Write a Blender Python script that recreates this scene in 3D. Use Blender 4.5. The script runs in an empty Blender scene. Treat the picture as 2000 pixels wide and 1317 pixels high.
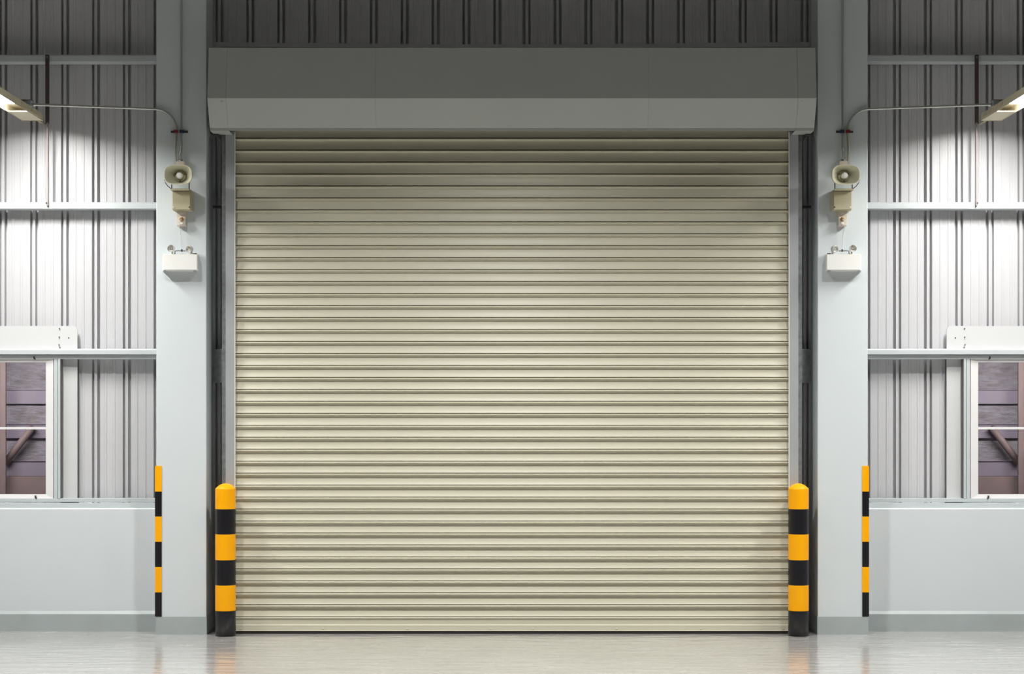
import bpy, bmesh, math, random
from mathutils import Vector, Matrix
random.seed(7)
C = bpy.context.scene.collection
PI = math.pi

# ------------------------------------------------------------------ camera frame of reference
D, F, EYE, HOR = 14.0, 3500.0, 1.76, 800.0      # camera 14 m from the column fronts, eye height 1.76 m
def wx(px, y): return (px-1000.0)*(D+y)/F
def wz(py, y): return EYE-(py-HOR)*(D+y)/F
def P(px, py, y): return Vector((wx(px, y), y, wz(py, y)))

# ------------------------------------------------------------------ materials (all procedural)
def mat(name, col, rough=0.5, metal=0.0, var=0.04, scale=6.0, bump=0.0, bscale=60.0, spec=0.5, coat=0.0, stretch=(1,1,1)):
    m = bpy.data.materials.new(name); m.use_nodes = True
    nt = m.node_tree; b = nt.nodes['Principled BSDF']
    b.inputs['Roughness'].default_value = rough
    b.inputs['Metallic'].default_value = metal
    b.inputs['Specular IOR Level'].default_value = spec
    b.inputs['Coat Weight'].default_value = coat
    tc = nt.nodes.new('ShaderNodeTexCoord'); mp = nt.nodes.new('ShaderNodeMapping')
    mp.inputs['Scale'].default_value = stretch
    nt.links.new(tc.outputs['Object'], mp.inputs['Vector'])
    n = nt.nodes.new('ShaderNodeTexNoise'); n.inputs['Scale'].default_value = scale; n.inputs['Detail'].default_value = 4
    nt.links.new(mp.outputs['Vector'], n.inputs['Vector'])
    r = nt.nodes.new('ShaderNodeValToRGB')
    r.color_ramp.elements[0].position = 0.3; r.color_ramp.elements[1].position = 0.7
    r.color_ramp.elements[0].color = tuple(c*(1-var) for c in col)+(1,)
    r.color_ramp.elements[1].color = tuple(min(1, c*(1+var)) for c in col)+(1,)
    nt.links.new(n.outputs['Fac'], r.inputs['Fac']); nt.links.new(r.outputs['Color'], b.inputs['Base Color'])
    if bump:
        n2 = nt.nodes.new('ShaderNodeTexNoise'); n2.inputs['Scale'].default_value = bscale; n2.inputs['Detail'].default_value = 3
        nt.links.new(mp.outputs['Vector'], n2.inputs['Vector'])
        bp = nt.nodes.new('ShaderNodeBump'); bp.inputs['Strength'].default_value = bump; bp.inputs['Distance'].default_value = 0.01
        nt.links.new(n2.outputs['Fac'], bp.inputs['Height']); nt.links.new(bp.outputs['Normal'], b.inputs['Normal'])
    return m

M = {}
M['siding']  = mat('siding_paint', (.58,.58,.597), .38, var=.015, scale=2)
M['column']  = mat('column_paint', (.645,.695,.712), .45, var=.012, scale=2, bump=.03, bscale=30)
M['dado']    = mat('dado_paint', (.645,.69,.71), .5, var=.015, scale=2, bump=.04, bscale=25)
M['band']    = mat('grey_base_paint', (.38,.42,.42), .45, var=.05, scale=5)
M['girt']    = mat('girt_paint', (.55,.59,.60), .4, var=.02)
M['frame']   = mat('window_aluminium', (.80,.79,.79), .35, var=.01)
M['flash']   = mat('flashing_sheet', (.62,.625,.63), .4, var=.01)
M['shutter'] = mat('shutter_enamel', (.60,.575,.45), .42, var=.02, scale=1.2)
M['seal']    = mat('black_rubber', (.012,.010,.008), .6)
M['guide']   = mat('guide_steel', (.50,.52,.535), .38, metal=.35, var=.06, scale=4)
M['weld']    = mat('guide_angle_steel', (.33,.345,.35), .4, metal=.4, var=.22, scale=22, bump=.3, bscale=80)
M['edge']    = mat('pale_edge_strip', (.78,.77,.70), .4)
M['hood']    = mat('hood_sheet', (.45,.475,.447), .42, var=.015, scale=2)
M['yellow']  = mat('safety_yellow', (1.0,.43,.0005), .35, var=.015, spec=.3)
M['black']   = mat('safety_black', (.010,.009,.012), .3, var=.1, spec=.4)
M['brown']   = mat('primer_brown_steel', (.075,.055,.052), .6, var=.15, scale=10)
M['strap']   = mat('lamp_lit_bar_tone', (.30,.26,.26), .5, var=.08)  # paler copy of the brown bar, lamp light painted into its colour
M['gap_shade']  = mat('gap_shade_grey', (.10,.105,.105), .6)  # dark tone standing in for shade in narrow gaps
M['conduit'] = mat('galvanised_conduit', (.52,.53,.50), .28, metal=.75, var=.05)
M['cream']   = mat('cream_enamel', (.62,.56,.40), .4, var=.03)
M['horn']    = mat('horn_ivory', (.66,.65,.50), .4, var=.02)
M['khaki']   = mat('khaki_enamel', (.47,.43,.29), .45, var=.02)
M['beige']   = mat('socket_beige', (.72,.64,.54), .45, var=.05, scale=30)
M['white']   = mat('white_plastic', (.83,.83,.80), .35, var=.01)
M['chrome']  = mat('bright_metal', (.75,.75,.74), .18, metal=1.0)
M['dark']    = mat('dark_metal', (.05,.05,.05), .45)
M['silver']  = mat('silver_plastic', (.62,.62,.61), .3, metal=.3)
M['lens']    = mat('lamp_reflector_glass', (.60,.59,.54), .15, metal=.35, var=.2, scale=60)
M['red']     = mat('red_clip', (.22,.012,.03), .4)
M['navy']    = mat('navy_clip', (.02,.025,.06), .4)
M['brass']   = mat('plug_tan', (.34,.22,.09), .45)
M['steelbox']= mat('grey_box', (.42,.47,.50), .4)
M['lilac']   = mat('outdoor_beam_paint', (.215,.195,.235), .5, var=.05)
M['earth']   = mat('outdoor_brown', (.20,.155,.145), .6, var=.12)
M['conc']    = mat('hall_wall_paint', (.50,.50,.49), .6)
M['ceil']    = mat('ceiling_sheet', (.52,.52,.51), .6)

def floor_mat():
    m = bpy.data.materials.new('polished_concrete'); m.use_nodes = True
    nt = m.node_tree; b = nt.nodes['Principled BSDF']
    tc = nt.nodes.new('ShaderNodeTexCoord')
    mp = nt.nodes.new('ShaderNodeMapping'); mp.inputs['Scale'].default_value = (.8,.8,1)
    nt.links.new(tc.outputs['Object'], mp.inputs['Vector'])
    n = nt.nodes.new('ShaderNodeTexNoise'); n.inputs['Scale'].default_value = 1.6; n.inputs['Detail'].default_value = 7; n.inputs['Roughness'].default_value = .62
    nt.links.new(mp.outputs['Vector'], n.inputs['Vector'])
    r = nt.nodes.new('ShaderNodeValToRGB')
    r.color_ramp.elements[0].position = .28; r.color_ramp.elements[1].position = .72
    r.color_ramp.elements[0].color = (.415,.405,.39,1); r.color_ramp.elements[1].color = (.52,.51,.495,1)
    nt.links.new(n.outputs['Fac'], r.inputs['Fac']); nt.links.new(r.outputs['Color'], b.inputs['Base Color'])
    n2 = nt.nodes.new('ShaderNodeTexNoise'); n2.inputs['Scale'].default_value = 5; n2.inputs['Detail'].default_value = 5
    nt.links.new(mp.outputs['Vector'], n2.inputs['Vector'])
    mr = nt.nodes.new('ShaderNodeMapRange'); mr.inputs['To Min'].default_value = .16; mr.inputs['To Max'].default_value = .34
    nt.links.new(n2.outputs['Fac'], mr.inputs['Value']); nt.links.new(mr.outputs['Result'], b.inputs['Roughness'])
    mp3 = nt.nodes.new('ShaderNodeMapping'); mp3.inputs['Scale'].default_value = (1.6,5.0,1)
    nt.links.new(tc.outputs['Object'], mp3.inputs['Vector'])
    n3 = nt.nodes.new('ShaderNodeTexNoise'); n3.inputs['Scale'].default_value = 1.7; n3.inputs['Detail'].default_value = 4
    nt.links.new(mp3.outputs['Vector'], n3.inputs['Vector'])
    bp = nt.nodes.new('ShaderNodeBump'); bp.inputs['Strength'].default_value = .35; bp.inputs['Distance'].default_value = .02
    nt.links.new(n3.outputs['Fac'], bp.inputs['Height']); nt.links.new(bp.outputs['Normal'], b.inputs['Coat Normal']); nt.links.new(bp.outputs['Normal'], b.inputs['Normal'])
    b.inputs['Coat Weight'].default_value = 1.0; b.inputs['Coat Roughness'].default_value = .17
    return m
M['floor'] = floor_mat()

def glass_mat():
    m = bpy.data.materials.new('tinted_window_glass'); m.use_nodes = True
    nt = m.node_tree; nt.nodes.clear()
    out = nt.nodes.new('ShaderNodeOutputMaterial')
    tr = nt.nodes.new('ShaderNodeBsdfTransparent'); tr.inputs['Color'].default_value = (.74,.71,.72,1)
    gl = nt.nodes.new('ShaderNodeBsdfGlossy'); gl.inputs['Roughness'].default_value = .03
    mx = nt.nodes.new('ShaderNodeMixShader'); fr = nt.nodes.new('ShaderNodeFresnel'); fr.inputs['IOR'].default_value = 1.5
    nt.links.new(fr.outputs['Fac'], mx.inputs['Fac'])
    nt.links.new(tr.outputs['BSDF'], mx.inputs[1]); nt.links.new(gl.outputs['BSDF'], mx.inputs[2])
    nt.links.new(mx.outputs['Shader'], out.inputs['Surface'])
    return m
M['glass'] = glass_mat()

def foil_mat():
    # crumpled foil-backed insulation on the neighbouring shed wall
    m = bpy.data.materials.new('crinkled_foil_insulation'); m.use_nodes = True
    nt = m.node_tree; b = nt.nodes['Principled BSDF']
    tc = nt.nodes.new('ShaderNodeTexCoord'); mp = nt.nodes.new('ShaderNodeMapping'); mp.inputs['Scale'].default_value = (3,3,9)
    nt.links.new(tc.outputs['Object'], mp.inputs['Vector'])
    n = nt.nodes.new('ShaderNodeTexNoise'); n.inputs['Scale'].default_value = 3; n.inputs['Detail'].default_value = 8; n.inputs['Roughness'].default_value = .75
    nt.links.new(mp.outputs['Vector'], n.inputs['Vector'])
    r = nt.nodes.new('ShaderNodeValToRGB')
    r.color_ramp.elements[0].position = .35; r.color_ramp.elements[0].color = (.20,.185,.175,1)
    r.color_ramp.elements[1].position = .72; r.color_ramp.elements[1].color = (.40,.40,.45,1)
    nt.links.new(n.outputs['Fac'], r.inputs['Fac']); nt.links.new(r.outputs['Color'], b.inputs['Base Color'])
    b.inputs['Roughness'].default_value = .35; b.inputs['Metallic'].default_value = .3
    bp = nt.nodes.new('ShaderNodeBump'); bp.inputs['Strength'].default_value = .8; bp.inputs['Distance'].default_value = .02
    nt.links.new(n.outputs['Fac'], bp.inputs['Height']); nt.links.new(bp.outputs['Normal'], b.inputs['Normal'])
    return m
M['foil'] = foil_mat()

def emit_mat(name, col, s):
    m = bpy.data.materials.new(name); m.use_nodes = True
    nt = m.node_tree; nt.nodes.clear()
    out = nt.nodes.new('ShaderNodeOutputMaterial'); e = nt.nodes.new('ShaderNodeEmission')
    e.inputs['Color'].default_value = col+(1,); e.inputs['Strength'].default_value = s
    nt.links.new(e.outputs['Emission'], out.inputs['Surface'])
    return m
LAMP_S = 245.0
M['glow'] = emit_mat('lamp_diffuser_lit', (1.0,.985,.95), LAMP_S)

# ------------------------------------------------------------------ mesh builder
WL = {}          # world location of every root / child
SIDE = 1         # 1: as written (left half); -1: mirrored to the right half
class MB:
    def __init__(s): s.bm = bmesh.new(); s.mi = 0
    def _f(s, vs, smooth=False):
        try:
            f = s.bm.faces.new(vs); f.material_index = s.mi; f.smooth = smooth; return f
        except ValueError: return None
    def box(s, x0, x1, y0, y1, z0, z1, bev=0.0):
        t = bmesh.new()
        bmesh.ops.create_cube(t, size=1.0)
        for v in t.verts:
            v.co = Vector(((x0+x1)/2+v.co.x*(x1-x0), (y0+y1)/2+v.co.y*(y1-y0), (z0+z1)/2+v.co.z*(z1-z0)))
        if bev: bmesh.ops.bevel(t, geom=list(t.edges), offset=bev, segments=2, affect='EDGES', profile=.5)
        s.merge(t); return s
    def merge(s, t):
        mp = {v: s.bm.verts.new(v.co) for v in t.verts}
        for f in t.faces: s._f([mp[v] for v in f.verts], f.smooth)
        t.free()
    def loft(s, rings, cap0=True, cap1=True, smooth=True, closed=True):
        R = [[s.bm.verts.new(p) for p in r] for r in rings]
        n = len(R[0])
        for a, b in zip(R[:-1], R[1:]):
            for i in range(n if closed else n-1):
                j = (i+1) % n
                s._f([a[i], a[j], b[j], b[i]], smooth)
        if closed and cap0: s._f(list(reversed(R[0])))
        if closed and cap1: s._f(R[-1])
        return s
    def tube(s, pts, r, n=10, cap=True):
        pts = [Vector(p) for p in pts]; rings = []
        ref = None
        for i, p in enumerate(pts):
            t = (pts[min(i+1, len(pts)-1)]-pts[max(i-1, 0)]).normalized()
            if ref is None:
                ref = t.cross(Vector((0,1,0)))
                if ref.length < .1: ref = t.cross(Vector((1,0,0)))
            u = (ref - t*ref.dot(t)).normalized(); v = t.cross(u); ref = u
            rings.append([p+u*r*math.cos(2*PI*k/n)+v*r*math.sin(2*PI*k/n) for k in range(n)])
        return s.loft(rings, cap, cap)
    def cyl(s, c, axis, r, h, n=20, r2=None):
        c = Vector(c); a = Vector(axis).normalized(); r2 = r if r2 is None else r2
        u = a.orthogonal().normalized(); v = a.cross(u)
        ring = lambda q, rr: [q+u*rr*math.cos(2*PI*k/n)+v*rr*math.sin(2*PI*k/n) for k in range(n)]
        return s.loft([ring(c, r), ring(c+a*h, r2)])
    def lathe(s, c, axis, prof, n=28, cap0=True, cap1=True):
        c = Vector(c); a = Vector(axis).normalized(); u = a.orthogonal().normalized(); v = a.cross(u)
        return s.loft([[c+a*h+u*r*math.cos(2*PI*k/n)+v*r*math.sin(2*PI*k/n) for k in range(n)] for r, h in prof], cap0, cap1)
    def prism_x(s, prof, x0, x1, closed=True, smooth=False):        # prof: (y,z)
        return s.loft([[Vector((x0, y, z)) for y, z in prof], [Vector((x1, y, z)) for y, z in prof]], True, True, smooth, closed)
    def sheet_z(s, prof, z0, z1):                                   # prof: (x,y) open sheet
        return s.loft([[Vector((x, y, z0)) for x, y in prof], [Vector((x, y, z1)) for x, y in prof]], False, False, False, False)
    def build(s, name, mats, parent=None, loc=None, thick=0.0):
        if not isinstance(mats, (list, tuple)): mats = [mats]
        base = WL[parent.name] if parent else Vector(loc if loc else (0,0,0))
        if SIDE == -1 and not parent and loc: base = Vector((-base.x, base.y, base.z))
        for v in s.bm.verts:
            if SIDE == -1: v.co.x = -v.co.x
            v.co -= base
        if SIDE == -1: bmesh.ops.reverse_faces(s.bm, faces=list(s.bm.faces))
        bmesh.ops.recalc_face_normals(s.bm, faces=list(s.bm.faces))
        me = bpy.data.meshes.new(name); s.bm.to_mesh(me); s.bm.free()
        for m in mats: me.materials.append(m)
        o = bpy.data.objects.new(name, me); C.objects.link(o)
        if parent: o.parent = parent
        else: o.location = base
        WL[o.name] = base
        if thick:
            md = o.modifiers.new('thickness', 'SOLIDIFY'); md.thickness = thick; md.offset = 0
        return o

def thing(name, label, cat, loc, group=None):
    o = bpy.data.objects.new(name, None); C.objects.link(o)
    v = Vector(loc)
    if SIDE == -1: v.x = -v.x
    o.location = v; o.empty_display_size = .1; WL[o.name] = v
    return tag(o, label, cat, group)
def tag(o, label, cat, group=None):
    o['label'] = label; o['category'] = cat
    if group: o['group'] = group
    return o
def struct(o): o['kind'] = 'structure'; return o
def sempty(name, loc):
    o = bpy.data.objects.new(name, None); C.objects.link(o); v = Vector(loc)
    if SIDE == -1: v.x = -v.x
    o.location = v; WL[o.name] = v; o['kind'] = 'structure'; return o
def arc(c, r, a0, a1, n=10):                                       # in the XZ plane
    return [Vector((c[0]+r*math.cos(a0+(a1-a0)*i/n), c[1], c[2]+r*math.sin(a0+(a1-a0)*i/n))) for i in range(n+1)]

# ------------------------------------------------------------------ the hall
HX, HY, HZ = 9.0, -21.0, 8.0
SY = 0.45                                   # siding plane
struct(MB().box(-HX, HX, HY, 2.6, -.15, 0).build('floor', M['floor']))
struct(MB().box(-HX, HX, HY, SY+.25, HZ, HZ+.1).build('ceiling', M['ceil']))
struct(MB().box(-HX-.1, -HX, HY, SY+.25, 0, HZ).build('wall_left', M['conc']))
struct(MB().box(HX, HX+.1, HY, SY+.25, 0, HZ).build('wall_right', M['conc']))
struct(MB().box(-HX, HX, HY-.1, HY, 0, HZ).build('wall_rear', M['conc']))

PITCH, RIB = .249, (0, .024, .046, .066)
X0 = wx(58.8, SY)
RH = .034
def profile(xa, xb):
    """polyline of the ribbed sheet for xa<=x<=xb (left half, x<0)"""
    pts = []
    k0 = math.floor((xa-X0)/PITCH)-1
    k = k0
    while X0+k*PITCH < xb+PITCH:
        r = X0+k*PITCH
        for ga, gb in ((0.0, .0205), (.0425, .0665)):          # a pair of folded channels
            pts += [(r+ga, SY), (r+ga+.002, SY+.05), (r+gb-.002, SY+.05), (r+gb, SY)]
        for q in (.112, .179):
            pts += [(r+q-.011, SY), (r+q-.008, SY-.005), (r+q+.008, SY-.005), (r+q+.011, SY)]
        k += 1
    out = []
    for (ax, ay), (bx_, by) in zip(pts[:-1], pts[1:]):
        if bx_ <= xa or ax >= xb: continue
        lo, hi = max(ax, xa), min(bx_, xb)
        f = lambda x: ay+(by-ay)*(x-ax)/(bx_-ax) if bx_ > ax else ay
        if not out: out.append((lo, f(lo)))
        out.append((hi, f(hi)))
    return out

SILLZ = wz(983, .36)
WINX1 = wx(104, .36)                        # outer right edge of the window frame (left half)
WINX0 = WINX1-2.0
WINZ0, WINZ1 = wz(975, .36), wz(694, .36)
COLO, COLI = wx(305, 0), wx(403, 0)         # column outer and inner edge
COLD = .31
# upper sheet above the shutter and the strips beside it
mb = MB()
pf = profile(COLI-.2, 0.0)
for s in (1, -1):
    pp = [(x*s, y) for x, y in pf]
    mb.sheet_z(pp, 4.30, HZ)
    qq = [(x*s, y) for x, y in profile(COLI-.2, -2.12)]
    mb.sheet_z(qq, 0, 4.30)
struct(mb.build('wall_front', M['siding']))

def half(s):
    global SIDE
    SIDE = s
    side = 'left' if s == 1 else 'right'
    other = 'right' if s == 1 else 'left'
    ia, ib = (1, 2) if s == 1 else (2, 1)
    # --- siding of the bay, with the window opening
    mb = MB()
    mb.sheet_z(profile(-HX, WINX0), .9, HZ)
    mb.sheet_z(profile(WINX0, WINX1), WINZ1, HZ)
    mb.sheet_z(profile(WINX0, WINX1), .9, WINZ0)
    mb.sheet_z(profile(WINX1, COLI-.2), .9, HZ)
    struct(mb.build('wall_front_'+side, M['siding']))
    # --- concrete dado with a sloping top
    yf = .22
    zt = wz(993, yf)
    mb = MB()
    mb.prism_x([(yf, 0), (yf, zt-.008), (yf+.004, zt-.002), (yf+.012, zt+.001), (.30, zt+.001), (.30, SILLZ-.002), (.52, SILLZ-.002), (.52, 0)], -HX, COLI-.12)
    struct(mb.build('wall_lower_'+side, M['dado']))
    m = MB(); m.box(-HX, COLO, .285, .299, zt+.002, SILLZ+.004, .001)
    tag(m.build('sill_flashing', M['girt'], None, (-4, .285, zt+.002)), 'grey flashing strip lying on top of the low %s wall' % side, 'flashing')
    yb = yf-.022
    zb = wz(1200, yb)
    mb = MB(); mb.prism_x([(yb, 0), (yb, zb), (yf, zb+.024), (yf, 0)], -HX, COLO)
    struct(mb.build('baseboard_'+side, M['band']))
    # --- column
    col = thing('column', 'broad pale grey square column at the %s side of the shutter' % side, 'column', ((COLO+COLI)/2, 0, 0))
    MB().box(COLO, COLI, 0, COLD, 0, HZ, .006).build('shaft', M['column'], col)
    mb = MB(); zc = wz(1205, 0)
    mb.box(COLO-.003, COLI+.003, -.003, COLD, 0, zc)
    mb.build('base_band', M['band'], col)['label'] = 'darker grey painted band at the column foot'
    # --- girts (pressed steel rails between the columns)
    def girt(y0, y1, Y, depth, label, xl=-HX, xr=COLO, lip=.012):
        za, zb_ = wz(y0, Y), wz(y1, Y)
        m = MB()
        m.prism_x([(Y, zb_+.004), (Y, za-.010), (Y+.008, za), (Y+depth, za), (Y+depth, za-.006), (Y+.014, za-.006), (Y+.008, za-.014),
                   (Y+.008, zb_+.010), (Y+depth, zb_+.010), (Y+depth, zb_), (Y+.004, zb_)], xl, xr)
        return tag(m.build('girt', M['girt'], None, ((xl+xr)/2, Y, zb_)), label, 'girt', 'steel girts on the %s bay' % side)
    girt(106.5, 121, .30, .11, 'grey horizontal steel girt above the %s lamp, topmost in its bay' % side)
    girt(395, 408, .30, .11, 'pale horizontal steel girt at speaker height in the %s bay' % side)
    girt(681.5, 693, .30, .11, 'pale horizontal steel girt running over the %s window' % side)
    hz0, hz1 = wz(701.5, .33), wz(694, .33)
    m = MB(); m.box(-HX, COLO, .33, .41, hz0, hz1, .002)
    tag(m.build('head_rail', M['girt'], None, (-4, .33, hz0)), 'thin pale rail tight under the girt over the %s window' % side, 'rail', 'window rails')
    sz0, sz1 = wz(981, .33), wz(974, .33)
    m = MB(); m.box(-HX, COLO, .33, .41, sz0, sz1, .002)
    tag(m.build('sill_rail', M['girt'], None, (-4, .33, sz0)), 'thin pale sill rail along the low wall under the %s window' % side, 'rail', 'window rails')
    # --- short rails seen in the dark gap between column and guide
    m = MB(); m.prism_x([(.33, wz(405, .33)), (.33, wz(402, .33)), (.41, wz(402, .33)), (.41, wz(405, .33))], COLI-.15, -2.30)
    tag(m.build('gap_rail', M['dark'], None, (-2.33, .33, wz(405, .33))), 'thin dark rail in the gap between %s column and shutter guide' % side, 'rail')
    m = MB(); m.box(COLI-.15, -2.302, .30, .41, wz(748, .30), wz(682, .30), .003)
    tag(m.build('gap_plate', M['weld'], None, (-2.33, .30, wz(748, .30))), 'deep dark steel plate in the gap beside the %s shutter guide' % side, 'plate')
    # --- window
    yw = .34
    w = sempty('window_%d' % ia, ((WINX0+WINX1)/2, yw, WINZ0))
    gx1 = wx(89, yw); fz0, fz1 = wz(974.5, yw), wz(695, yw); gz0, gz1 = wz(966, yw), wz(708, yw)
    fx1 = wx(104, yw); gx0 = WINX0+.07
    def picture_frame(ox0, ox1, oz0, oz1, ix0, ix1, iz0, iz1, ya, yb_):
        m = MB()
        O = [(ox0, oz0), (ox1, oz0), (ox1, oz1), (ox0, oz1)]; I = [(ix0, iz0), (ix1, iz0), (ix1, iz1), (ix0, iz1)]
        for i in range(4):
            j = (i+1) % 4
            a, b, c, d = O[i], O[j], I[j], I[i]
            lo = [Vector((q[0], yb_, q[1])) for q in (a, b, c, d)]
            def up(q, inner): return Vector((q[0], ya+(.008 if inner else 0), q[1]))
            hi = [up(a, 0), up(b, 0), up(c, 1), up(d, 1)]
            m.loft([lo, hi], True, True, False)
        return m
    fr = picture_frame(WINX0, fx1, fz0, fz1, gx0, gx1, gz0, gz1, yw, yw+.06).build('window_frame', M['frame'], w)
    m = MB(); m.box(gx0-.005, gx1+.005, yw+.012, yw+.04, wz(839.3, yw), wz(834.8, yw), .002)
    m.build('mullion', M['frame'], w)
    for a, b in ((gz0, wz(839, yw)), (wz(835, yw), gz1)):
        m = MB(); m.box(gx0-.004, gx1+.004, yw+.022, yw+.027, a-.004, b+.004)
        m.build('pane', M['glass'], w)
    m = MB(); m.box(wx(105, .33), wx(112, .33), .332, .41, sz1, hz0, .002); m.build('jamb', M['girt'], w)
    m = MB(); m.box(wx(113, .33), wx(117.5, .33), .326, .41, sz1, hz0, .002); m.build('jamb', M['girt'], w)
    MB().box(wx(117.6, .36), wx(120.6, .36), .345, .41, sz1, hz0).build('jamb_gap_shade', M['gap_shade'], w)  # dark strip put in as the shaded gap beside the jamb
    for px, py in ((67, 699), (69.5, 971)):
        q = P(px, py, yw-.004)
        m = MB(); m.box(q.x-.006, q.x+.006, yw-.012, yw+.002, q.z-.012, q.z+.012, .003); m.box(q.x+.004, q.x+.012, yw-.016, yw-.004, q.z-.016, q.z-.004, .002)
        m.build('latch', M['dark'], w)
    # --- flashing sheets above and beside the window
    fl = sempty('trim_%d' % ia, (wx(130, .405), .40, SILLZ))
    m = MB(); m.box(WINX0-.2, wx(120, .405), .398, .408, wz(688, .405), wz(637, .405)); m.build('top_flashing', M['flash'], fl)
    m = MB()
    a, b = wx(118.5, .40), wx(151.5, .40); za, zb_ = wz(688, .40), wz(637, .40)
    pts = [(a, za), (b, za), (b, zb_-.035), (b-.008, zb_-.010), (b-.035, zb_), (a, zb_)]
    m.loft([[Vector((x, .404, z)) for x, z in pts], [Vector((x, .392, z)) for x, z in pts]], True, True, False)
    m.build('corner_flashing', M['flash'], fl)
    m = MB(); m.box(wx(121, .40), wx(151.2, .40), .396, .408, .98, wz(690, .40), .001); m.build('side_flashing', M['flash'], fl)
    MB().box(wx(151.5, .42), wx(152.7, .42), .412, .45, .98, wz(702, .42)).build('side_gap_shade', M['gap_shade'], fl)  # thin dark strip painted as the shadow line at the flashing edge
    for px, py in ((116, 642), (115.5, 658.5), (134, 660), (115, 673.5), (117, 679)):
        q = P(px, py, .39)
        MB().cyl((q.x, .388, q.z), (0, 1, 0), .0045, .008, 8).build('screw', M['dark'], fl)
    # --- what stands outside the window
    ys = 2.2
    struct(MB().box(wx(-600, ys), wx(350, ys), ys-.05, ys+.02, wz(931, 2.05), 3.2).build('wall_outside_'+side, M['foil']))
    def beam(y0, y1, label, Y=2.11, mt='lilac'):
        m = MB(); za, zb_ = wz(y1, Y), wz(y0, Y)
        m.prism_x([(Y, za), (Y, zb_-.006), (Y-.012, zb_-.006), (Y-.012, zb_), (Y+.0395, zb_), (Y+.0395, za)], wx(-600, Y), wx(350, Y))
        tag(m.build('purlin', M[mt], None, (-4, Y, za)), label, 'beam', 'beams behind the %s window' % side)
    beam(761, 789, 'lilac horizontal beam behind the upper pane of the %s window' % side)
    beam(828, 856, 'lilac horizontal beam behind the mullion of the %s window' % side)
    beam(900, 930, 'lilac horizontal beam low behind the bottom pane of the %s window' % side)
    m = MB(); m.box(wx(-600, 2.05), wx(350, 2.05), 2.05, 2.15, 0, wz(931, 2.05))
    tag(m.build('kerb', M['earth'], None, (-4, 2.05, 0)), 'brown low kerb at the bottom of the view through the %s window' % side, 'kerb')
    m = MB(); m.box(wx(2, 1.98), wx(13, 1.98), 1.95, 1.975, 0, 3.1, .003)
    tag(m.build('outdoor_post', M['earth'], None, (wx(7, 1.98), 1.95, 0)), 'dark upright post seen through the %s window' % side, 'post')
    m = MB(); m.tube([P(10, 905, 2.05), P(64, 834, 2.05)], .032, 8)
    tag(m.build('brace', M['earth'], None, P(36, 870, 2.03)), 'dark slanting brace seen through the lower pane of the %s window' % side, 'brace')
    # --- brown tie bar between two girts
    m = MB(); xb0, xb1 = wx(88.8, .285), wx(95.6, .285)
    zt_, zm, zb_ = wz(107, .285), wz(242, .285), wz(402, .285)
    tb = thing('tie_bar', 'dark brown flat steel bar hanging between the girts behind the %s lamp' % side, 'bar', ((xb0+xb1)/2, .285, zb_))
    m.box(xb0, xb1, .278, .301, zm, zt_, .001)
    m.build('flat_bar', M['brown'], tb)
    MB().box(xb1-.017, xb1-.003, .274, .301, zb_, zm+.01, .001).build('lit_lower_bar', M['strap'], tb)['label'] = 'narrow lower half of the brown bar, coloured pale as lamp-lit'
    for zz, dx in ((zt_-.02, .002), (zb_+.02, -.002)):
        MB().cyl(((xb0+xb1)/2+dx, .276, zz), (0, -1, 0), .008, .008, 6).build('bolt', M['chrome'], tb)
    # --- strip lamp standing out from the wall
    xr, zl, yfar, ynear = wx(84.5, .12), wz(236.5, .12), .12, -1.30
    xl = xr-.16; sk = .03
    lp = thing('strip_lamp', 'cream strip lamp, lit, standing out from the wall at the %s picture edge' % side, 'lamp', ((xl+xr)/2, yfar, zl))
    m = MB()
    t = .004
    m.box(xr-t, xr, ynear, yfar, zl, zl+.05)
    m.box(xl, xl+t, ynear, yfar, zl, zl+.05)
    m.box(xl, xr, yfar-t, yfar, zl, zl+.05); m.box(xl, xr, ynear, ynear+t, zl, zl+.05)
    m.box(xl, xr, ynear, yfar, zl+.05, zl+.056)
    m.box(xl+.002, xr-.002, yfar-.42, yfar-.002, zl+.004, zl+.012)
    m.build('housing', M['cream'], lp)
    for k in range(14):
        yy = yfar-.05-k*.045
        MB().box(xr, xr+.006, yy-.004, yy+.004, zl+.016, zl+.046).build('cooling_fin', M['cream'], lp)
    m = MB(); m.box(xl+.008, xr-.008, -1.25, yfar-.62, zl+sk, zl+sk+.006); m.build('diffuser', M['glow'], lp)
    # arm fixing the lamp to the sheeting
    m = MB(); m.tube([( (xl+xr)/2, yfar-.03, zl+.03), ((xl+xr)/2, .455, zl+.03)], .010, 8)
    m.build('mounting_arm', M['cream'], lp)
    # --- junction box on the lamp and its conduit
    yj = -.22
    a, b = P(47.5, 209, yj), P(62.5, 197, yj)
    jb = thing('junction_box', 'small grey junction box on top of the %s strip lamp' % side, 'junction box', ((a.x+b.x)/2, yj, a.z))
    MB().box(a.x, b.x, yj-.03, yj+.03, zl+.056, b.z, .002).build('box', M['steelbox'], jb)
    MB().box(a.x-.045, b.x+.003, yj-.04, yj+.04, b.z, b.z+.004).build('lid', M['earth'], jb)
    yc = -.022
    r = .0095
    zc_ = wz(213, yc); xv = wx(344.5, yc); R = wx(344.5, yc)-wx(303, yc)
    pts = [(b.x+.004, yj, zc_+.0), (b.x+.03, yj, zc_)]
    xe = xv-R
    pts += [(b.x+.04+(xe-b.x-.04)*t_, yj+(yc-yj)*t_, zc_) for t_ in (.1, .3, .5, .7, .9)]
    pts += arc((xe, yc, zc_-R), R, PI/2, 0, 12)
    pts += [(xv, yc, wz(262, yc)), (wx(343, yc), yc, wz(285, yc)), (wx(343, yc), yc, wz(332, yc))]
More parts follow.
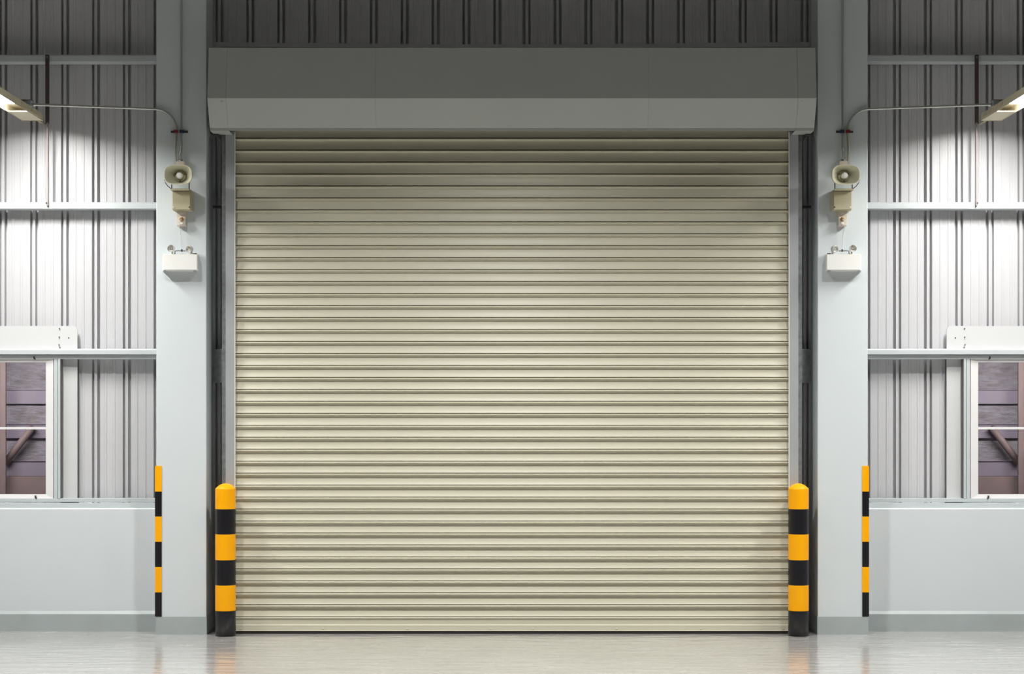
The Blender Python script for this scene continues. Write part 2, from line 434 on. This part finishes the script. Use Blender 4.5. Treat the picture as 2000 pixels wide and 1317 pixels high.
    m = MB(); m.tube(pts, r, 12); m.cyl((b.x, yj, zc_), (1, 0, 0), .014, .03, 12)
    tag(m.build('conduit', M['conduit'], None, (xv, yc, wz(330, yc))), 'bent metal conduit from the %s lamp curving down the column' % side, 'conduit')
    m = MB(); x2 = wx(354.5, yc)
    m.tube([(x2, yc, HZ), (x2, yc, wz(290, yc)), (wx(353, yc), yc-.004, wz(300, yc)), (wx(353, yc), yc-.006, wz(318, yc))], .0085, 12)
    m.cyl((wx(353, yc), yc-.006, wz(317, yc)), (0, 0, 1), .015, .022, 12)
    tag(m.build('conduit', M['conduit'], None, (x2, yc, wz(318, yc))), 'straight metal conduit running up the %s column to the ceiling' % side, 'conduit')
    # --- pipe clamps
    def clamp(px, mt, colour, xo):
        xx = wx(px, yc); zz = wz(257, yc)
        c = thing('pipe_clamp', '%s pipe clamp on the %s conduit of the %s column' % (colour, xo, side), 'clamp', (xx, 0, zz))
        m = MB(); m.lathe((xx, yc, zz-.012), (0, 0, 1), [(.0105, 0), (.016, 0), (.017, .004), (.017, .020), (.016, .024), (.0105, .024)], 16, False, False)
        m.box(xx-.016, xx-.012, yc-.012, yc+.012, zz-.012, zz+.012); m.box(xx+.012, xx+.016, yc-.012, yc+.012, zz-.012, zz+.012)
        m.build('ring', M[mt], c)
        d = -1 if px < 350 else 1
        m = MB(); m.box(min(xx, xx+d*.045), max(xx, xx+d*.045), -.006, 0, zz-.008, zz+.008, .001)
        m.cyl((xx+d*.033, -.006, zz), (0, -1, 0), .006, .006, 8)
        m.build('foot', M['dark'], c)
    clamp(344, 'red', 'red', 'bent'); clamp(355, 'navy', 'dark blue', 'straight')
    # --- terminal box behind the horn
    a, b = P(345, 330, -.03), P(361.5, 315.5, -.03)
    m = MB(); m.box(a.x, b.x, -.055, 0, a.z-.03, b.z, .003)
    tag(m.build('terminal_box', M['beige'], None, ((a.x+b.x)/2, 0, a.z)), 'small pinkish beige box above the %s horn speaker' % side, 'box')
    # --- horn speaker
    yr = -.30
    hc = P(347.8, 341.3, yr); HW, HH = .1075, .0765
    hs = thing('horn_speaker', 'ivory horn loudspeaker high on the %s column' % side, 'speaker', (hc.x, 0, hc.z-HH))
    def sup(a, b, y, e=2.9, n=44, dz=0):
        out = []
        for k in range(n):
            t_ = 2*PI*k/n; c_, s_ = math.cos(t_), math.sin(t_)
            out.append(Vector((hc.x+a*math.copysign(abs(c_)**(2/e), c_), y, hc.z+dz+b*math.copysign(abs(s_)**(2/e), s_))))
        return out
    rings = [sup(.040, .040, -.195, 2), sup(.048, .046, -.20, 2), sup(.062, .053, -.225, 2.2), sup(.080, .061, -.255, 2.5), sup(.094, .069, -.285, 2.8), sup(HW-.006, HH-.005, yr-.004, 3),
             sup(HW-.001, HH-.001, yr-.006, 3), sup(HW, HH, yr-.002, 3), sup(HW, HH, yr+.010, 3), sup(HW-.006, HH-.005, yr+.014, 3),
             sup(.088, .066, -.255, 2.6), sup(.070, .058, -.22, 2.3), sup(.056, .052, -.19, 2), sup(.050, .050, -.175, 2), sup(.040, .040, -.172, 2)]
    rings.append(rings[0])
    m = MB(); m.loft(rings, False, False); m.build('horn', M['horn'], hs)
    m = MB(); m.lathe((hc.x, -.205, hc.z), (0, 1, 0), [(.047, .004), (.047, .008), (.046, .02), (.020, .012), (.020, -.004), (.032, -.008), (.044, -.004)], 32, False, False)
    m.build('throat_ring', M['khaki'], hs)
    m = MB(); m.lathe((hc.x, -.195, hc.z), (0, -1, 0), [(.024, 0), (.024, .03), (.0245, .055), (.0225, .066), (.016, .071), (.004, .073)], 28)
    m.build('centre_plug', M['white'], hs)
    for an in (.35, -1.6, 2.6):
        MB().cyl((hc.x+.037*math.cos(an), -.211, hc.z+.037*math.sin(an)), (0, -1, 0), .0045, .003, 10).build('screw', M['dark'], hs)
    m = MB(); m.lathe((hc.x, -.175, hc.z), (0, 1, 0), [(.046, 0), (.052, .004), (.052, .07), (.046, .085), (.02, .09)], 28); m.build('driver', M['horn'], hs)
    zbox = wz(369.5, -.14)
    m = MB()
    xa_, xb_ = wx(335.5, -.14), wx(369.5, -.14)
    for xx in (xa_, xb_):
        m.box(xx-.0018, xx+.0018, -.155, -.125, zbox, hc.z+.01)
    m.box(xa_, xb_, -.155, -.125, zbox, zbox+.003)
    m.cyl((xa_-.004, -.14, hc.z), (1, 0, 0), .008, xb_-xa_+.008, 10)
    m.build('bracket', M['dark'], hs)
    m = MB()
    q0, q1, q2, q3 = P(321, 352, -.20), P(323.5, 358, -.17), P(328, 364, -.14), P(334.5, 369, -.12)
    m.tube([Vector((hc.x-.045, -.13, hc.z)), q0, q1, q2, q3], .0032, 8); m.build('cable', M['dark'], hs)
    # --- khaki control box under it
    yb1 = -.12
    a, b = P(336, 410.5, yb1), P(373, 373, yb1)
    kb = thing('control_box', 'khaki metal box with a hooded top under the %s horn speaker' % side, 'box', ((a.x+b.x)/2, 0, a.z))
    MB().box(a.x, b.x, yb1+.012, 0, a.z, b.z, .003).build('body', M['khaki'], kb)
    MB().box(a.x+.004, b.x-.006, yb1, yb1+.012, a.z+.004, b.z-.003, .002).build('cover', M['khaki'], kb)
    m = MB(); e = .012
    m.box(wx(333, -.16), wx(370, -.16), -.165, 0, b.z, b.z+.012, .002); m.build('hood_plate', M['khaki'], kb)
    for px, mt in ((339, 'white'), (370, 'dark')):
        q = P(px, 404.8, yb1)
        MB().cyl((q.x, yb1, q.z), (0, -1, 0), .006, .004, 10).build('screw', M[mt], kb)
    # --- socket box with a plug
    ys1 = -.055
    c_, d_ = P(345, 441.5, ys1), P(362, 411.5, ys1)
    sb = thing('socket_box', 'narrow beige socket box with a plug under the %s khaki box' % side, 'socket', ((c_.x+d_.x)/2, 0, c_.z))
    MB().box(c_.x, d_.x, ys1+.006, 0, c_.z, min(d_.z, a.z-.001), .003).build('body', M['beige'], sb)
    MB().box(c_.x+.002, d_.x-.002, ys1, ys1+.006, c_.z+.003, d_.z-.003, .002).build('face_plate', M['beige'], sb)
    q = P(353.5, 418, ys1); MB().box(q.x-.018, q.x+.018, ys1-.002, ys1, q.z-.005, q.z+.005).build('label_strip', M['white'], sb)
    q = P(354.8, 428.5, ys1)
    m = MB(); m.lathe((q.x, ys1, q.z), (0, -1, 0), [(.017, 0), (.017, .006), (.012, .012), (.010, .025), (.004, .028)], 16); m.build('plug', M['brass'], sb)
    q = P(354.8, 436.5, ys1); MB().box(q.x-.011, q.x+.011, ys1-.007, ys1, q.z-.008, q.z+.008, .002).build('rocker_switch', M['white'], sb)
    # --- emergency light
    ye = -.10
    z0, z1 = wz(527.5, ye), wz(496.5, ye)
    fx0, fx1_ = wx(320.3, ye), wx(385.3, ye)
    el = thing('emergency_light', 'white twin-head emergency light box low on the %s column' % side, 'emergency light', ((fx0+fx1_)/2, 0, z0))
    m = MB()
    def ring(x0, x1, za_, zb2, y): return [Vector((x0, y, za_)), Vector((x1, y, za_)), Vector((x1, y, zb2)), Vector((x0, y, zb2))]
    bx0, bx1 = wx(317.6, 0), wx(387.5, 0)
    m.loft([ring(bx0, bx1, z0-.004, z1+.003, 0), ring(fx0-.003, fx1_+.003, z0, z1, ye+.012), ring(fx0, fx1_-.004, z0+.003, z1-.002, ye)], True, True, False)
    m.build('housing', M['white'], el)
    for px in (322, 382):
        xx = wx(px, -.03); MB().box(xx-.010, xx+.010, -.07, -.02, z0-.010, z0+.002, .002).build('foot', M['steelbox'], el)
    for px, py, yaw, pit in ((333.5, 485.3, -.15, .0), (368.2, 487.2, -.55, .15)):
        hp = P(px, py, -.085)
        ax = Vector((math.sin(yaw), -math.cos(yaw), -pit)).normalized()
        back = hp-ax*.035
        m = MB(); m.lathe(back, ax, [(.012, -.006), (.020, 0), (.027, .015), (.0295, .03), (.0295, .036), (.026, .038), (.0255, .034)], 26, True, False)
        h = m.build('lamp_head', M['silver'], el)
        m = MB(); m.lathe(back, ax, [(.0255, .033), (.018, .024), (.008, .017), (.0065, .03), (.002, .034)], 24, False, True); m.build('lens', M['lens'], h)
        m = MB(); m.tube([(back.x, back.y, z1-.004), (back.x, back.y, back.z-.01)], .007, 8); m.box(back.x-.018, back.x+.018, back.y-.018, back.y+.018, z1-.003, z1+.006, .002); m.build('swivel', M['white'], h)
    m = MB(); yb2 = -.055; zz = wz(490.5, yb2)
    m.tube([(wx(341.5, yb2), yb2, z1-.002), (wx(342, yb2), yb2, zz), (wx(348, yb2), yb2, zz+.002), (wx(362, yb2), yb2, zz)], .0035, 8)
    m.cyl((wx(355, yb2), yb2, zz-.006), (0, 0, 1), .006, .02, 8)
    m.build('wire_bar', M['dark'], el)
    for px in (378, 382.5):
        MB().cyl((wx(px, yb2), yb2, z1-.002), (0, 0, 1), .009, .012, 10).build('stud', M['dark'], el)

    # --- white cord
    ycd = -.05
    m = MB()
    pts = [P(354.8, 429, ys1-.026), P(351, 430.5, ys1-.026), P(350.2, 434, ys1-.022), P(350.3, 445, -.05), P(352, 455, -.045), P(353, 468, -.045), P(352.3, 478, -.045), P(353.8, 486, -.05), P(355, 489, -.055)]
    m.tube(pts, .0028, 8)
    tag(m.build('power_cord', M['white'], None, pts[-1]), 'thin white cord from socket down to emergency light on the %s column' % side, 'cord')
    # --- corner guard on the column's outer edge
    gx0, gx1_ = wx(303, 0), wx(316, 0)
    edges = [1204.5, 1157.5, 1108, 1058.7, 1009.3, 960.5, 910.5]
    m = MB()
    for i in range(6):
        za_, zb2 = wz(edges[i], -.006), wz(edges[i+1], -.006)
        m.mi = i % 2
        L = [(gx0, -.006), (gx1_, -.006), (gx1_, 0-.0005), (COLO-.0005, -.0005), (COLO-.0005, .055), (gx0, .055)]
        m.loft([[Vector((x, y, za_)) for x, y in L], [Vector((x, y, zb2)) for x, y in L]], True, True, False)
    tag(m.build('corner_guard', [M['black'], M['yellow']], None, (gx0, 0, wz(1204.5, 0))), 'slim yellow and black striped guard on the outer edge of the %s column' % side, 'corner guard')
    # --- bollard
    yb3, rb = -.065, .0795
    xb3 = wx(440.5, yb3)
    bo = thing('bollard', 'yellow and black banded steel bollard at the %s end of the shutter' % side, 'bollard', (xb3, yb3, 0))
    zs = [0]+[wz(p, yb3-rb) for p in (1194.5, 1144.5, 1095, 1044.7, 995.2)]+[wz(956, yb3)]
    m = MB()
    n = 40
    ringz = lambda z, rr: [Vector((xb3+rr*math.cos(2*PI*k/n), yb3+rr*math.sin(2*PI*k/n), z)) for k in range(n)]
    for i in range(6):
        m.mi = i % 2
        m.loft([ringz(zs[i], rb), ringz(zs[i+1], rb)], i == 0, False)
    m.build('post', [M['black'], M['yellow']], bo)
    zt2 = zs[-1]; ht = wz(944.3, yb3)-zt2
    m = MB()
    m.loft([ringz(zt2, rb), ringz(zt2+ht*.10, rb*.992)]+[ringz(zt2+ht*(.16+.84*(1-q_*q_)), rb*.975*q_) for q_ in (1, .9, .8, .65, .5, .35, .2, .05)], False, True)
    m.build('domed_cap', M['yellow'], bo)
    SIDE = 1

half(1); half(-1)

# ------------------------------------------------------------------ roller shutter
rs = thing('roller_shutter', 'closed beige steel roller shutter with grey hood in the middle', 'roller shutter', (0, .05, 0))
GX = wx(460.5, .05)                        # inner edge of the guides (left)
YC = .058
pitch = 23.39*(D+YC)/F
zline0 = wz(1204.5, YC-.008)               # lowest slat joint
zbar = wz(1233, .04)
def slat(zt_):
    z = zt_
    q = [(YC+.016, 0), (YC+.016, -.0060), (YC+.0015, -.0062), (YC-.0090, -.0120), (YC-.0105, -.0140), (YC-.0100, -.0158), (YC-.0070, -.0168)]
    q += [(YC+.0050, -.0205), (YC+.0115, -.0245), (YC+.0130, -.0285)]
    n = 12
    h = pitch-.0285
    for k in range(1, n+1):
        t = k/n
        q.append((YC+.0130-.0165*(.10*t+.90*t**2.0), -.0285-h*t))
    q.append((YC+.016, -pitch))
    return [(y, z+dz) for y, dz in q]
mb = MB(); pts = []
nsl = 41
for i in range(nsl):
    zt_ = zline0+(nsl-i)*pitch
    sl = slat(zt_)
    pts += sl if i == 0 else sl[1:]
mb.prism_x(pts+[(YC+.030, pts[-1][1]), (YC+.030, pts[0][1])], GX-.03, -GX+.03)
cu = mb.build('curtain', M['shutter'], rs)
me = cu.data
for p in me.polygons: p.use_smooth = True
me.set_sharp_from_angle(angle=math.radians(20))
zf = wz(1222, .045)
mb = MB()
mb.prism_x([(YC+.012, zline0), (YC+.012, zline0-.006), (YC-.004, zline0-.0065), (YC-.008, zline0-.009), (YC-.008, zline0-.013), (YC+.002, zline0-.025), (YC+.001, zf+.006),
            (YC-.006, zf), (YC-.006, zbar+.006), (YC-.012, zbar+.003), (YC-.012, zbar), (YC+.022, zbar), (YC+.022, zline0)], GX-.01, -GX+.01)
bb = mb.build('bottom_bar', M['shutter'], rs)
for px in (470, 631, 795.5, 959):
    for sx in (1, -1):
        q = P(px, 1228.6, YC-.006)
        mb = MB(); mb.lathe((q.x*sx, YC-.006, q.z), (0, -1, 0), [(.007, 0), (.006, .003), (.002, .005)], 10); mb.build('bolt', M['shutter'], bb)
MB().box(GX-.005, -GX+.005, YC-.012, YC+.015, .0, zbar).build('floor_seal', M['seal'], rs)
ZG = wz(257, .0)
for sx in (1, -1):
    SIDE = sx
    xo = wx(441, .03)
    mb = MB()
    mb.box(xo, GX-.006, .024, .029, .0, ZG); mb.box(xo, xo+.004, .029, .11, .0, ZG); mb.box(xo, GX-.006, .09, .094, .0, ZG)
    g = mb.build('guide_rail', M['guide'], rs)
    mb = MB(); mb.box(GX-.006, GX, .021, .046, .0, ZG); mb.build('edge_strip', M['edge'], g)['label'] = 'pale edge strip of the guide'
    mb = MB(); mb.box(wx(433.5, .10), xo, .094, .10, .0, ZG); mb.box(xo-.01, xo-.004, .10, .41, 0, ZG)
    mb.build('wall_angle', M['weld'], rs)
    # bracket under the hood end
    q = P(424, 262, -.02)
    mb = MB(); mb.box(q.x-.05, q.x+.012, -.03, -.024, q.z-.006, q.z+.03); mb.tube([(q.x-.02, -.027, q.z+.02), (q.x-.055, -.027, q.z-.045)], .006, 8); mb.box(q.x-.03, q.x+.02, -.03, .0, q.z-.012, q.z-.004)
    mb.build('hood_bracket', M['dark'], rs)
SIDE = 1
# hood: folded sheet, three middle panels and two end caps
yt, ym, yl = -.25, -.31, -.20
zt_, zm_, zl_ = wz(93.5, yt), wz(192, ym), wz(248.6, yl)
zlip = wz(255.5, yl+.02)
def hood_prof(o=0.0):
    f = [(.40, zt_+.012), (yt, zt_), (ym, zm_), (yl, zl_), (yl+.016, zl_-.003), (yl+.016, zlip)]
    inner = [(yl+.024, zlip), (yl+.024, zl_+.006), (ym+.010, zm_), (yt+.010, zt_-.008), (.40, zt_+.002)]
    return [(y-o, z) for y, z in f]+[(y, z) for y, z in inner]
WH = 595*(D+ym)/F
XE = wx(441, ym); XS = wx(733, ym)
for i, (a, b) in enumerate(((XE+.001, XS-.0004), (XS+.0004, -XS-.0004), (-XS+.0004, -XE-.001))):
    mb = MB(); mb.prism_x(hood_prof(), a, b); mb.build('hood_panel', M['hood'], rs)
for sx in (1, -1):
    SIDE = sx
    mb = MB(); mb.prism_x(hood_prof(.002), -WH, XE)
    mb.prism_x([(.40, zt_+.01), (yt, zt_), (ym, zm_), (yl, zl_), (yl+.02, zlip), (.0, zlip), (.40, zlip)], -WH, -WH+.004)
    mb.box(-WH+.004, XE+.0, yl+.03, .018, zlip, zlip+.004)
    ec = mb.build('end_cap', M['hood'], rs)
    for px, py, yy in ((436.5, 198.5, ym+.01), (441.5, 245, yl-.004)):
        q = P(px, py, yy)
        mb = MB(); mb.cyl((q.x-.012, q.y-.001, q.z), (0, -1, 0), .005, .004, 8); mb.build('screw', M['girt'], ec)
SIDE = 1
# flashing ledge above the hood
mb = MB()
n = 24; xa = COLI+.005
top, bot = [], []
for k in range(n+1):
    x = xa+(-2*xa)*k/n; t = 1-abs(x/xa)
    wob = .004*math.sin(abs(x)*9.0)+.002*math.sin(abs(x)*23)
    top.append(wz(82.5+4.5*min(1, t*1.3), .36)+wob*.6); bot.append(wz(91+2.5*min(1, t*1.3), .36))
rings = []
for k in range(n+1):
    x = xa+(-2*xa)*k/n
    rings.append([Vector((x, .358, bot[k])), Vector((x, .352, top[k])), Vector((x, .412, top[k]+.006)), Vector((x, .412, bot[k]))])
mb.loft(rings, True, True, False)
struct(mb.build('trim_3', M['siding']))

# ------------------------------------------------------------------ lights
def area(name, loc, sx, sy, power, col=(1,.99,.965), rot=(0,0,0), spread=180.0):
    l = bpy.data.lights.new(name, 'AREA'); l.shape = 'RECTANGLE'; l.size = sx; l.size_y = sy; l.energy = power; l.color = col; l.spread = math.radians(spread)
    o = bpy.data.objects.new(name, l); o.location = loc; o.rotation_euler = rot; C.objects.link(o)
    return o
ZLAMP = wz(236.5, .12)
XL = wx(84.5, .12)-.08
HALL_P = 90.0
for xx in (-6.0, -3.0, 0.0, 3.0, 6.0):                   # row of high-bay lamps under the roof, with deep reflectors
    l = area('high_bay_lamp', (xx, -3.0, 5.4), .36, .36, HALL_P*{0: 1.65, 3: .86, 6: .95}[abs(int(xx))], spread=123.0)
    l.data.shape = 'DISK'
for s in (1, -1):
    # added fill light outside each window, unseen, brightens the view through it
    area('outdoor_fill', (s*wx(-80, .9), .80, 2.36), 1.6, .2, 75.0, (1,.99,1.0), (math.radians(40), 0, 0))
w = bpy.data.worlds.new('night'); bpy.context.scene.world = w; w.use_nodes = True
w.node_tree.nodes['Background'].inputs['Color'].default_value = (.02,.022,.03,1)
w.node_tree.nodes['Background'].inputs['Strength'].default_value = 1.0

# ------------------------------------------------------------------ camera
cd = bpy.data.cameras.new('camera'); cam = bpy.data.objects.new('camera', cd); C.objects.link(cam)
cam.location = (0, -D, EYE); cam.rotation_euler = (PI/2, 0, 0)
cd.sensor_fit = 'HORIZONTAL'; cd.sensor_width = 36.0; cd.lens = 36.0*F/2000.0
cd.shift_y = (HOR-1317/2.0)/2000.0; cd.clip_end = 200
sc = bpy.context.scene; sc.camera = cam
sc.view_settings.view_transform = 'Standard'; sc.view_settings.look = 'None'
sc.view_settings.exposure = 0.0; sc.view_settings.gamma = 1.0; sc.view_settings.use_curve_mapping = False
sc.cycles.max_bounces = 10; sc.cycles.diffuse_bounces = 6; sc.cycles.glossy_bounces = 4; sc.cycles.transparent_max_bounces = 8
sc.cycles.use_denoising = True
sc.cycles.sample_clamp_indirect = 6.0
